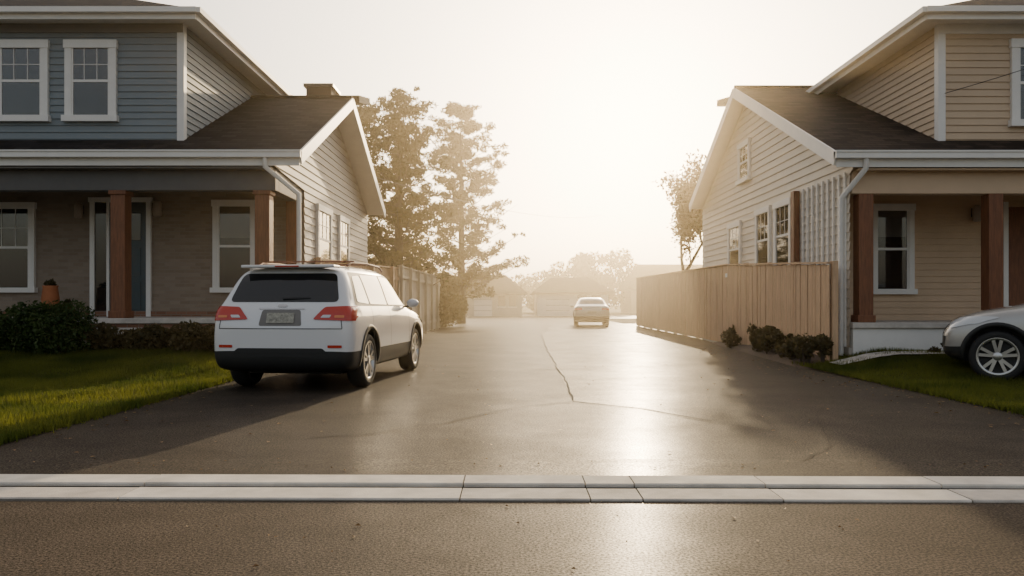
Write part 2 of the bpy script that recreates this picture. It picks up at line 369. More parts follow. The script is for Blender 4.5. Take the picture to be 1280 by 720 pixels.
def lawn_z(y, zt, y0=10.5, y1=14.0):
    t = min(1, max(0, (y - y0) / (y1 - y0))); return 0.03 + (zt - 0.03) * t * t * (3 - 2 * t)
def lawn(name, x0, x1, y0, y1, zt, edge, blades, seed, excl=None):
    par = empty(name); s = 1 if x1 > x0 else -1
    nx, ny = 30, 36; vs, fs = [], []
    for j in range(ny + 1):
        y = y0 + (y1 - y0) * j / ny
        for i in range(nx + 1):
            t = (i / nx) ** 1.8; x = x0 + (x1 - x0) * t
            k = min(1, abs(x - x0) / 1.2)
            xe = x + (0.04 * mnoise.noise(Vector((y * 2.3, seed, 0))) if i == 0 else 0)
            vs.append((xe, y, 0.03 + (lawn_z(y, zt) - 0.03) * k + 0.012 * mnoise.noise(Vector((x * 2, y * 2, 0)))))
    for j in range(ny):
        for i in range(nx): a = j * (nx + 1) + i; fs.append((a, a + 1, a + nx + 2, a + nx + 1))
    mesh_obj("turf", vs, fs, M['lawn'], par, smooth=True)
    rs = np.random.RandomState(seed); n = blades
    x = x0 + s * (rs.uniform(-.02, 1, n) * abs(x1 - x0)); y = rs.uniform(y0, y1, n)
    x = np.where((x - x0) * s < 0, x0 - s * np.abs(rs.normal(0, .05, n)), x)
    k = np.clip(np.abs(x - x0) / 1.2, 0, 1); t = np.clip((y - 10.5) / 3.5, 0, 1)
    z = 0.03 + ((zt - 0.03) * t * t * (3 - 2 * t)) * k
    h = rs.uniform(0.035, 0.09, n) * (1 + .4 * np.sin(x * 3.1) * np.sin(y * 2.3)); a = rs.uniform(0, math.pi, n); w = rs.uniform(0.004, 0.009, n)
    lx = rs.normal(0, .026, n); ly = rs.normal(0, .026, n)
    V = np.stack([np.stack([x - w * np.cos(a), y - w * np.sin(a), z - .01], 1), np.stack([x + w * np.cos(a), y + w * np.sin(a), z - .01], 1), np.stack([x + lx, y + ly, z + h], 1)], 1).reshape(-1, 3)
    tri_mesh("grass", V, np.arange(3 * n).reshape(n, 3), M['grass'], par)
    return par
lawn("lawn", -4.12, -13.5, 5.75, 15.2, 0.30, 0, 270000, 3)
lawn("lawn", 5.2, 13.5, 5.75, 14.6, 0.27, 0, 170000, 4)
def litter(n, xr, yr, size, seed, zf=.02):
    rs = np.random.RandomState(seed); x = rs.uniform(*xr, n); y = rs.uniform(*yr, n); a = rs.uniform(0, 6.28, n); s = size * rs.uniform(.5, 1.4, n)
    c, d = np.cos(a), np.sin(a); z = np.full(n, zf)
    V = np.stack([np.stack([x - s * c, y - s * d, z + .002], 1), np.stack([x - s * d * .5, y + s * c * .5, z + rs.uniform(.002, .014, n)], 1), np.stack([x + s * c, y + s * d, z + .004], 1), np.stack([x + s * d * .5, y - s * c * .5, z + rs.uniform(.002, .01, n)], 1)], 1)
    return V.reshape(-1, 3)
V = np.concatenate([litter(160, (-4.1, 5.1), (5.8, 15), .022, 1), litter(260, (4.3, 5.15), (6, 20), .024, 2), litter(150, (-4.1, -3.6), (6, 20), .022, 3), litter(70, (-6, 6), (2.6, 4.5), .013, 4, .003), litter(120, (-6, 6), (5.3, 5.7), .012, 5, .026)])
tri_mesh("fallen_leaves", V, np.arange(len(V)).reshape(-1, 4), M['litter'])

# ------------------------------------------------------------ houses
def house(name, s, P):
    H = empty(name); X = lambda u: s * u
    dr = -s
    ue, Yf, Zf, Yr, Zr, Yb, Zb = P['ue'], P['Yf'], P['Zf'], P['Yr'], P['Zr'], P['Yb'], P['Zb']
    uf = ue + 13; uw, Yp = P['uw'], P['Yp']; fl = P['floor']; ceil = Zf - 0.28
    slab("roof_front", [(X(ue), Yf, Zf), (X(uf), Yf, Zf), (X(uf), Yr, Zr), (X(ue), Yr, Zr)], 0.1, P['roof'], H)
    slab("roof_back", [(X(ue), Yb, Zb), (X(uf), Yb, Zb), (X(uf), Yr + .002, Zr), (X(ue), Yr + .002, Zr)], 0.1, P['roof'], H)
    tube("ridge_cap", [(X(ue), Yr, Zr), (X(uf), Yr, Zr)], 0.06, P['roof'], H)
    beam("rake_board", (X(ue - .02), Yf - .03, Zf - .13), (X(ue - .02), Yr, Zr - .13), 0.04, 0.24, M['white'], H)
    beam("rake_board", (X(ue - .02), Yb + .03, Zb - .13), (X(ue - .02), Yr, Zr - .13), 0.042, 0.24, M['white'], H)
    sl = (Zr - Zf) / (Yr - Yf); slb = (Zr - Zb) / (Yb - Yr)
    slab("rake_soffit", [(X(ue), Yf + .02, Zf - .14), (X(uw), Yf + .02, Zf - .14), (X(uw), Yr, Zr - .14), (X(ue), Yr, Zr - .14)], 0.02, M['white'], H)
    slab("rake_soffit", [(X(ue), Yb - .02, Zb - .14), (X(uw), Yb - .02, Zb - .14), (X(uw), Yr, Zr - .14), (X(ue), Yr, Zr - .14)], 0.02, M['white'], H)
    beam("gutter", (X(ue - .04), Yf - .06, Zf - .07), (X(uf), Yf - .06, Zf - .07), 0.12, 0.12, M['white'], H)
    beam("gutter_lip", (X(ue - .05), Yf - .13, Zf - .015), (X(uf), Yf - .13, Zf - .015), 0.025, 0.03, M['white'], H)
    beam("fascia", (X(ue + .01), Yf + .02, Zf - .17), (X(uf), Yf + .02, Zf - .17), 0.03, 0.2, M['white'], H)
    ud = P['uds']
    tube("downspout", [(X(ud), Yf - .05, Zf - .1), (X(ud), Yf - .03, Zf - .3), (X(ud - P['dsx']), Yf + .45, Zf - .75), (X(ud - P['dsx']), Yf + .5, 0.2)], 0.05, M['white'], H)
    box("porch_ceiling", X(uw + .05), X(uf), Yf + .06, Yp + .3, ceil - .03, ceil, P['soff'], H)
    box("porch_beam", X(uw + .02), X(uf), Yf + .28, Yf + .52, ceil - .42, ceil - .031, P['beam'], H, 0.01)
    box("porch_beam_side", X(uw + .02), X(uw + .24), Yf + .525, Yp - .03, ceil - .42, ceil - .031, P['beam'], H, 0.01)
    box("porch_floor", X(uw), X(uf), Yf + .2, Yp, fl - .1, fl, M['conc2'], H, 0.01)
    box("porch_base", X(uw + .03), X(uf), Yf + .26, Yp, -0.02, fl - .101, P['base'], H)
    box("interior", X(uw + .04), X(uf), Yp + .04, Yb - .05, 0, ceil - .05, M['core'], H)
    if P['brick']:
        box("front_wall", X(uw + .0), X(uf), Yp, Yp + .035, fl, ceil - .031, M['brick'], H)
        box("wall_base_course", X(uw + .0), X(uf), Yp - .05, Yp, fl, fl + .12, M['brickr'], H)
    else:
        clap("front_wall", 'x', Yp, -1, fl, ceil - .031, lambda z: tuple(sorted((X(uw), X(uf)))), P['low'], H, 0.13)
    def ext(z):
        y0 = Yf + .06 + max(0, (z - (Zf - .14)) / sl); y1 = Yb - .06 - max(0, (z - (Zb - .14)) / slb)
        if z < ceil - .02: y0 = P['Ys']
        return (y0, max(y0, y1))
    clap("side_wall", 'y', X(uw), dr, 0.05, Zr - .16, ext, P['side'], H, 0.17)
    box("foundation", X(uw - .03), X(uw + .03), P['Ys'], Yb - .1, -.02, 0.35, M['conc2'], H)
    uc, Yw, Ze, Yub = P['uc'], P['Yw'], P['Ze'], P['Yub']; ut = uc + 12
    z0 = Zf + sl * (Yw - Yf) - .25
    clap("upper_wall_front", 'x', Yw, -1, z0, Ze - .12, lambda z: tuple(sorted((X(uc), X(ut)))), P['up'], H, 0.135)
    clap("upper_wall_side", 'y', X(uc), dr, z0, Ze - .12, lambda z: (Yw, Yub), P['upside'], H, 0.135)
    box("upper_interior", X(uc + .04), X(ut), Yw + .04, Yub, z0, Ze - .13, M['core'], H)
    box("corner_board", X(uc - .035), X(uc + .10), Yw - .04, Yw + .10, z0, Ze - .125, M['white'], H)
    box("frieze_board", X(uc - .02), X(ut), Yw - .045, Yw - .01, Ze - .30, Ze - .125, M['soffit'] if P['brick'] else M['white'], H)
    u2, Y2, Y3 = P['u2'], Yw - .5, Yub + .5; k = P['pitch']
    ux = u2 + 13; hw = (Y3 - Y2) / 2; zr = Ze + k * hw; ym = (Y2 + Y3) / 2
    slab("upper_roof", [(X(u2), Y2, Ze), (X(ux), Y2, Ze), (X(ux), ym, zr), (X(u2 + hw), ym, zr)], .07, P['roof'], H)
    slab("upper_roof_hip", [(X(u2), Y2, Ze), (X(u2 + hw), ym, zr), (X(u2), Y3, Ze)], .07, P['roof'], H)
    slab("upper_roof_back", [(X(u2), Y3, Ze), (X(ux), Y3, Ze), (X(ux), ym, zr), (X(u2 + hw), ym, zr)], .07, P['roof'], H)
    box("upper_soffit", X(u2 + .03), X(ux), Y2 + .03, Y3 - .03, Ze - .12, Ze - .085, M['white'], H)
    box("upper_fascia", X(u2), X(ux), Y2 - .01, Y2 + .025, Ze - .2, Ze - .02, M['white'], H)
    box("upper_fascia_side", X(u2 - .012), X(u2 + .025), Y2 + .03, Y3, Ze - .2, Ze - .02, M['white'], H)
    beam("upper_gutter", (X(u2 - .05), Y2 - .07, Ze - .05), (X(ux), Y2 - .07, Ze - .05), .11, .1, M['white'], H)
    beam("upper_gutter_side", (X(u2 - .07), Y2 - .1, Ze - .051), (X(u2 - .07), Y3, Ze - .051), .11, .1, M['white'], H)
    return H

PL = dict(ue=3.98, Yf=15.0, Zf=4.0, Yr=19.9, Zr=6.26, Yb=24.9, Zb=4.05, uw=4.5, Yp=17.3, Ys=17.3, floor=0.86, roof=M['roof'], uds=4.62, dsx=.5,
          soff=M['soffit'], beam=M['beamdk'], base=M['brickr'], brick=True, low=M['pale'], side=M['pale'], up=M['blue'], upside=M['blue'],
          uc=6.5, Yw=15.8, Ze=6.78, Yub=21.2, u2=6.05, pitch=0.46)
HL = house("grey_house", -1, PL)
def wx(px, Y): return (px - 640) * Y / 1000
def wz(py, Y): return CAMZ + (380 - py) * Y / 1000
for a, b in ((-6, 62), (83, 147)):
    window(HL, 'x', 15.8, -1, wx(a, 15.8), wx(b, 15.8), wz(151, 15.8), wz(53, 15.8), blind=0.0, cas=.13)
window(HL, 'x', 17.3, -1, wx(-20, 17.3), wx(45, 17.3), wz(364, 17.3), wz(255, 17.3), blind=0.0)
window(HL, 'x', 17.3, -1, wx(267, 17.3), wx(322, 17.3), wz(364, 17.3), wz(252, 17.3), blind=0.35, muntin=False)
yd = 17.3; xa, xb = wx(114, yd), wx(190, yd); zt = wz(253, yd)
box("door_frame", xa, xa + .1, yd - .07, yd, .86, zt, M['white'], HL); box("door_frame", xb - .1, xb, yd - .07, yd, .86, zt, M['white'], HL)
box("door_frame_head", xa - .03, xb + .03, yd - .08, yd, zt, zt + .1, M['white'], HL)
box("door_mullion", (xa + xb) / 2 - .3, (xa + xb) / 2 - .24, yd - .06, yd, .86, zt, M['white'], HL)
box("sidelight", xa + .1, (xa + xb) / 2 - .3, yd - .04, yd - .001, .86, zt, M['cglass'], HL)
box("front_door", (xa + xb) / 2 - .24, xb - .1, yd - .045, yd - .001, .87, zt, M['door'], HL, .005)
for k in range(3):
    for j in range(2):
        x0 = (xa + xb) / 2 - .16 + j * .33; box("door_panel", x0, x0 + .27, yd - .06, yd - .046, 1.0 + k * .75, 1.0 + k * .75 + .6, M['door'] if k < 2 else M['cglass'], HL, .008)
tube("door_handle", [((xa + xb) / 2 - .16, yd - .09, 1.85), ((xa + xb) / 2 - .16, yd - .09, 2.1)], .015, M['chrome'], HL)
def wall_lamp(par, x, y, z):
    box("lamp_bracket", x - .05, x + .05, y - .03, y, z - .06, z + .12, M['metal'], par)
    lathe("wall_lamp", [(0.0, .17), (.05, .17), (.085, .12), (.085, -.14), (.06, -.16), (0, -.16)], M['lampgl'], par, 16, 'z', (x, y - .12, z))
wall_lamp(HL, wx(102, yd), yd, wz(264, yd)); wall_lamp(HL, wx(200, yd), yd, wz(262, yd))
ceilL = 4.0 - .28 - .42
for px in (151, 330, -60):
    x = wx(px, 15.4); box("porch_post", x - .14, x + .14, 15.27, 15.55, .86, ceilL, M['wood'], HL, .012)
    box("post_base", x - .17, x + .17, 15.24, 15.58, .861, 1.0, M['wood'], HL, .01); box("post_cap", x - .17, x + .17, 15.24, 15.58, ceilL - .08, ceilL, M['wood'], HL, .01)
box("porch_post", -4.78, -4.54, 16.9, 17.14, .86, ceilL, M['wood'], HL, .01)
for ya, yb2 in ((18.3, 19.7), (20.6, 21.8)):
    window(HL, 'y', -4.5, 1, ya, yb2, 1.9, 3.4, muntin=True, blind=0.4)
box("chimney", -5.3, -4.65, 20.6, 21.4, 5.4, 6.72, M['brickd'], HL); box("chimney_cap", -5.36, -4.59, 20.54, 21.46, 6.72, 6.80, M['metal'], HL)
slab("rear_wing_roof", [(-12, 22.5, 7.0), (-4.3, 22.5, 7.0), (-4.3, 24.2, 7.35), (-12, 24.2, 7.35)], .2, M['roof'], HL)
box("rear_wing_wall", -12, -4.6, 22.9, 24.0, 4.2, 6.85, M['pale'], HL)
for i in range(3):
    box("porch_step", -8.6, -7.0, 15.2 - .32 * (i + 1), 15.2 - .32 * i, 0.1, .76 - .18 * (i + 1) + .1, M['conc2'], HL, .01)
def pot(x, y, z, r, h):
    p = empty("plant_pot", (0, 0, 0)); lathe("pot", [(0, 0), (r * .55, 0), (r, h * .6), (r * .8, h), (r * .9, h + .04), (r * .7, h + .04), (r * .65, h)], M['terra'], p, 20, 'z', (x, y, z))
    leaf_cloud("pot_plant", [(x, y, z + h + .08)], [r * .6], 120, .04, M['leafs'], p, 5)
pot(wx(63, 16.2), 16.2, .86, .17, .6); pot(wx(85, 16.6), 16.6, .86, .11, .22)

PR = dict(ue=5.67, Yf=14.0, Zf=3.80, Yr=20.4, Zr=6.65, Yb=25.4, Zb=4.3, uw=6.05, Yp=16.3, Ys=14.3, floor=0.80, roof=M['roof2'], uds=6.18, dsx=.22,
          soff=M['cream2'], beam=M['cream2'], base=M['white'], brick=False, low=M['cream2'], side=M['sidew'], up=M['cream'], upside=M['cream'],
          uc=7.9, Yw=14.8, Ze=6.42, Yub=19.4, u2=7.42, pitch=0.46)
HR = house("cream_house", 1, PR)
window(HR, 'x', 14.8, -1, wx(1262, 14.8), wx(1330, 14.8), wz(157, 14.8), wz(52, 14.8), blind=.0, cas=.13)
window(HR, 'x', 16.3, -1, wx(1087, 16.3), wx(1141, 16.3), wz(366, 16.3), wz(257, 16.3), blind=.3, muntin=False)
box("front_door", wx(1258, 16.3), wx(1330, 16.3), 16.22, 16.29, .8, 3.1, M['wood'], HR, .01)
box("door_frame", wx(1251, 16.3), wx(1257, 16.3), 16.2, 16.29, .8, 3.2, M['white'], HR)
wall_lamp(HR, wx(1216, 16.3), 16.27, wz(268, 16.3))
ceilR = 3.8 - .28 - .42
for px in (1079, 1240):
    x = wx(px, 14.4); box("porch_post", x - .13, x + .13, 14.27, 14.53, .8, ceilR, M['wood'], HR, .012)
    box("post_base", x - .16, x + .16, 14.24, 14.56, .801, .93, M['wood'], HR, .01)
for i in range(9):
    y = 14.42 + i * .26; box("batten", 6.05 - .055, 6.05 - .02, y, y + .05, .36, 3.5, M['white'], HR)
for ya, yb2, za, zb2 in ((17.2, 18.3, 1.9, 3.4), (18.6, 19.7, 1.9, 3.4), (21.0, 22.2, 1.9, 3.3), (20.2, 21.2, 4.3, 5.3)):
    window(HR, 'y', 6.05, -1, ya, yb2, za, zb2, muntin=True, blind=.35)
box("wall_post", 5.9, 6.02, 16.75, 16.95, .36, 3.5, M['wood'], HR)
slab("rear_wing_roof", [(6.2, 22.0, 6.9), (14, 22.0, 6.9), (14, 24.2, 7.3), (6.2, 24.2, 7.3)], .2, M['roof2'], HR)
box("rear_wing_wall", 6.6, 14, 22.5, 24.0, 4.2, 6.75, M['pale'], HR)

vs = []; nseg = 12
for i in range(nseg + 1):
    x = 5.45 + 4.0 * i / nseg
    for y0 in (13.25, 13.75): vs.append((x, y0 + .03 * i, lawn_z(y0 + .03 * i, .27) * min(1, (x - 5.2) / 1.2 + .1) + .045))
mesh_obj("footpath", vs, [(2 * i, 2 * i + 2, 2 * i + 3, 2 * i + 1) for i in range(nseg)], M['conc2'])

# ------------------------------------------------------------ fences
def fence(name, p0, p1, h, seed=0, h1=None, m=None):
    m = m or M['fence']
    h1 = h if h1 is None else h1
    F = empty(name); a, b = Vector(p0), Vector(p1); d = b - a; L = d.length; d.normalize(); n = Vector((-d.y, d.x))
    rg = random.Random(seed); pos = 0; vs, fs = [], []
    H_ = lambda q: h + (h1 - h) * q / L
    while pos < L:
        w = .135; hh = H_(pos) + rg.uniform(-.012, .012); t = rg.uniform(0, .012)
        q0, q1 = a + d * pos, a + d * (pos + w)
        i = len(vs)
        for z in (0.04, hh):
            for q in (q0, q1):
                for o in (-.01 + t, .01 + t): vs.append((q.x + n.x * o, q.y + n.y * o, z))
        fs += [(i, i + 1, i + 3, i + 2), (i + 4, i + 6, i + 7, i + 5), (i, i + 2, i + 6, i + 4), (i + 1, i + 5, i + 7, i + 3), (i, i + 4, i + 5, i + 1), (i + 2, i + 3, i + 7, i + 6)]
        pos += w + .010
    mesh_obj("boards", vs, fs, m, F)
    k = 0
    while k <= L + .01:
        q = a + d * k - n * .08
        box("fence_post", q.x - .05, q.x + .05, q.y - .05, q.y + .05, 0, H_(k) + .06, m, F)
        k += 2.05
    for z0, z1 in ((.4, .4), (h - .3, h1 - .3)):
        beam("rail", (a.x - n.x * .04, a.y - n.y * .04, z0), (b.x - n.x * .04, b.y - n.y * .04, z1), .03, .09, m, F)
    beam("cap_rail", (a.x, a.y, h + .03), (b.x, b.y, h1 + .03), .1, .035, m, F)
fence("wooden_fence", (-3.55, 25.1), (-3.35, 37.0), 2.3, 1, None, M['fencep'])
fence("wooden_fence", (-4.42, 18.0), (-3.58, 25.0), 2.12, 7, 2.22, M['fence'])
fence("wooden_fence", (5.97, 22.4), (6.40, 41.0), 2.2, 2, 2.42)
fence("wooden_fence", (5.62, 14.15), (5.95, 22.3), 1.83, 3, 2.2)
vs, fs = [], []
for j in range(21):
    y = 13.7 + j * .46; fe = min(1, j / 2.5)
    xr = 5.60 + (y - 14.15) * .04; xl = 5.0 + max(0, (y - 14) * .075)
    for i, (t, z) in enumerate(((0, -.01), (.15, .10), (.5, .2), (1, .24))): vs.append((xl + (xr - xl) * t + .04 * mnoise.noise(Vector((0, y * 2, i))), y, (z * (1 - j / 26) * fe + .03 * fe * mnoise.noise(Vector((t * 5, y * 3, 0)))) if i else -.01))
for j in range(20):
    for i in range(3): fs.append((j * 4 + i, j * 4 + i + 1, j * 4 + i + 5, j * 4 + i + 4))
mesh_obj("planting_bed", vs, fs, M['mulch'], None, True)

# ------------------------------------------------------------ plants
def shrub(name, C, Rr, n, size, m, seed):
    p = empty(name)
    leaf_cloud("foliage", C, Rr, n, size, m, p, seed, 0.85)
    vs, fs = [], []
    rg = random.Random(seed)
    for c, r in zip(C, Rr):
        for k in range(3):
            q = Vector((c[0] + rg.uniform(-.6, .6) * r, c[1] + rg.uniform(-.6, .6) * r, c[2] + r * .4)); b = Vector((c[0], c[1], 0.05)); i = len(vs)
            vs += [b + Vector((.015, 0, 0)), b - Vector((.015, 0, 0)), q]; fs.append((i, i + 1, i + 2))
    mesh_obj("stems", vs, fs, M['bark'], p)
def row(x0, x1, y, z, r, n, seed, jy=.2):
    rg = random.Random(seed); C, Q = [], []
    for i in range(n):
        t = (i + .5) / n; rr = r * rg.uniform(.6, 1.3)
        C.append((x0 + (x1 - x0) * t + rg.uniform(-.15, .15), y + rg.uniform(-jy, jy), z + rg.uniform(-.1, .1))); Q.append(rr)
    return C, Q
C1, Q1 = row(-10.6, -7.6, 13.8, .85, .34, 14, 1); C2, Q2 = row(-10.6, -7.4, 13.6, .5, .42, 12, 2)
shrub("hedge", C1 + C2, Q1 + Q2, 26000, .035, M['leafd'], 11)
C1, Q1 = row(-7.2, -5.0, 14.0, .5, .28, 12, 3)
shrub("shrub", C1, Q1, 8000, .04, M['leafs'], 12)
C1, Q1 = row(7.3, 8.5, 13.75, .38, .13, 8, 4, .05); shrub("shrub", C1, Q1, 2500, .03, M['leafs'], 13)
rg = random.Random(33); C1, Q1 = [], []
for k in range(44):
    y = 14.0 + 8 * rg.random() ** 1.5; C1.append((5.12 + (y - 14) * .07 + rg.uniform(0, .38), y, .2 + rg.uniform(0, .32))); Q1.append(rg.uniform(.08, .24))
shrub("shrub", C1, Q1, 6000, .045, M['leafs'], 14)
C1, Q1 = row(-3.4, -3.1, 38.5, 1.0, .9, 6, 7, 1.2); C2, Q2 = row(-3.6, -3.3, 40, 2.0, .8, 4, 8, 1.0)
shrub("shrub", C1 + C2, Q1 + Q2, 9000, .08, M['leafs'], 16)

def tree(name, base, h, rx, levels, seed, leaves, leafsize, clump, lm, spread=.75, tr=.2, nb=(3, 4), upright=.6, tf=.3):
    T = empty(name)
    tips = branches("trunk_and_limbs", base, h, spread, levels, M['bark'], T, seed, upright, tr, 0, nb, tf, (h, rx))
    if leaves:
        C = [tuple(t) for t in tips]; rg = random.Random(seed)
        if len(C) > 900: C = rg.sample(C, 900)
        leaf_cloud("foliage", C, [clump * rg.uniform(.4, 1.3) for _ in C], leaves, leafsize, lm, T, seed, .7)
def conifer(name, base, h, r, seed, n=26000, lm='leaft', leaf=.1, pw=.42):
    T = empty(name); rg = random.Random(seed); b = Vector(base); vs, fs, C, Q = [], [], [], []
    k = 8
    for j, (z, rr) in enumerate(((0, .26), (h * .5, .15), (h * .97, .02))):
        for i in range(k): a = 2 * math.pi * i / k; vs.append((b.x + rr * math.cos(a) + .1 * math.sin(z), b.y + rr * math.sin(a), z))
    for j in range(2):
        for i in range(k): fs.append((j * k + i, j * k + (i + 1) % k, (j + 1) * k + (i + 1) % k, (j + 1) * k + i))
    z = h * .12
    while z < h * .98:
        t = z / h
        prof = (1 - t) ** pw * (0.6 + .4 * min(1, t * 4))
        for _ in range(4 if t < .8 else 3):
            a = rg.uniform(0, 2 * math.pi); L = r * prof * rg.uniform(.5, 1.3) + .15
            d = Vector((math.cos(a), math.sin(a), rg.uniform(.15, .65))); p = Vector((b.x, b.y, z)); q = p + d * L
            mid = p.lerp(q, .5) + Vector((0, 0, -.06 * L)); i = len(vs); w = .035 * (1 - t) + .012
            for c, ww in ((p, w), (mid, w * .7), (q, w * .25)):
                vs.extend([c + Vector((0, 0, ww)), c + Vector((-math.sin(a) * ww, math.cos(a) * ww, -ww * .6)), c - Vector((-math.sin(a) * ww, math.cos(a) * ww, ww * .6))])
            for s_ in range(2):
                for e in range(3): fs.append((i + s_ * 3 + e, i + s_ * 3 + (e + 1) % 3, i + s_ * 3 + 3 + (e + 1) % 3, i + s_ * 3 + 3 + e))
            for u in (.35, .55, .75, .92, 1.05):
                if rg.random() < .8:
                    c = p.lerp(q, u); C.append((c.x + rg.uniform(-.2, .2), c.y + rg.uniform(-.2, .2), c.z + rg.uniform(-.05, .2))); Q.append((.17 + .22 * (1 - u * .5)) * rg.uniform(.6, 1.3) * (r / 3) ** .5)
        z += h * rg.uniform(.016, .028)
    mesh_obj("trunk_and_limbs", vs, fs, M['bark'], T, smooth=True)
    leaf_cloud("foliage", C, Q, n, leaf, M[lm], T, seed, .6, .35)
conifer("pine_tree", (-4.75, 34, 0), 10.0, 2.2, 21, 24000)
conifer("pine_tree", (-2.9, 46, 0), 12.4, 3.4, 22, 32000, 'leaft', .11)
conifer("pine_tree", (-7.4, 40, 0), 11.2, 2.6, 23, 22000)
tree("hidden_shadow_tree", (6.5, 30.5, 0), 6.9, 1.9, 5, 5, 11000, .07, .42, M['leafa'], .75, .12, (2, 3), .7, .27)
tree("hidden_shadow_tree", (9.2, 30.0, 0), 8.0, 2.4, 5, 9, 26000, .09, .5, M['leafa'], .8, .18, (3, 3), .7, .27)  # added tree, unseen behind the house, there to widen the shadow on the driveway

# ------------------------------------------------------------ distant houses, tree line
def far_house(name, x0, x1, y, h, zr, m, rm):
    H = empty(name)
    box("walls", x0, x1, y, y + 9, 0, h, m, H)
    slab("roof_front", [(x0 - .5, y - .6, h - .1), (x1 + .5, y - .6, h - .1), (x1 - 1.5, y + 4.5, zr), (x0 + 1.5, y + 4.5, zr)], .2, rm, H)
    slab("roof_back", [(x0 - .5, y + 9.6, h - .1), (x1 + .5, y + 9.6, h - .1), (x1 - 1.5, y + 4.5, zr), (x0 + 1.5, y + 4.5, zr)], .2, rm, H)
    slab("roof_hip", [(x0 - .5, y - .6, h - .1), (x0 + 1.5, y + 4.5, zr), (x0 - .5, y + 9.6, h - .1)], .2, rm, H)
    slab("roof_hip", [(x1 + .5, y - .6, h - .1), (x1 - 1.5, y + 4.5, zr), (x1 + .5, y + 9.6, h - .1)], .2, rm, H)
    w = x1 - x0
    box("garage_door", x0 + w * .12, x0 + w * .45, y - .06, y - .002, 0.02, 2.0, M['white'], H)
    for k in range(1, 4): box("garage_door_groove", x0 + w * .12, x0 + w * .45, y - .065, y - .061, k * .5, k * .5 + .04, M['core'], H)
    for t in (.56, .76):
        box("window_glass", x0 + w * t, x0 + w * (t + .13), y - .04, y - .002, .9, 1.9, M['cglass'], H)
        box("window_sill", x0 + w * t - .1, x0 + w * (t + .13) + .1, y - .08, y - .002, .8, .9, M['white'], H)
far_house("distant_house", -4.0, 0.9, 72, 2.2, 3.9, M['pale'], M['roof'])
far_house("distant_house", 2.3, 8.8, 73, 2.3, 3.7, M['white'], M['roof'])
far_house("distant_house", 14, 26, 94, 3.0, 6.0, M['cream'], M['roof'])
rg = random.Random(3); C, Q = [], []
for i in range(260):
    x = rg.uniform(-70, 80); hgt = 3.6 + 2.0 * mnoise.noise(Vector((x * .09, 3, 0))) + (3.6 * math.exp(-((x - 12) / 5.0) ** 2)) + 3 * math.exp(-((x + 22) / 12) ** 2)
    for k in range(3): C.append((x + rg.uniform(-2, 2), 104 + rg.uniform(-4, 4), max(.8, hgt * (.3 + .33 * k)))); Q.append(rg.uniform(.9, 1.9))
TL = empty("tree_line"); leaf_cloud("foliage", C, Q, 70000, .3, M['leaft'], TL, 8)

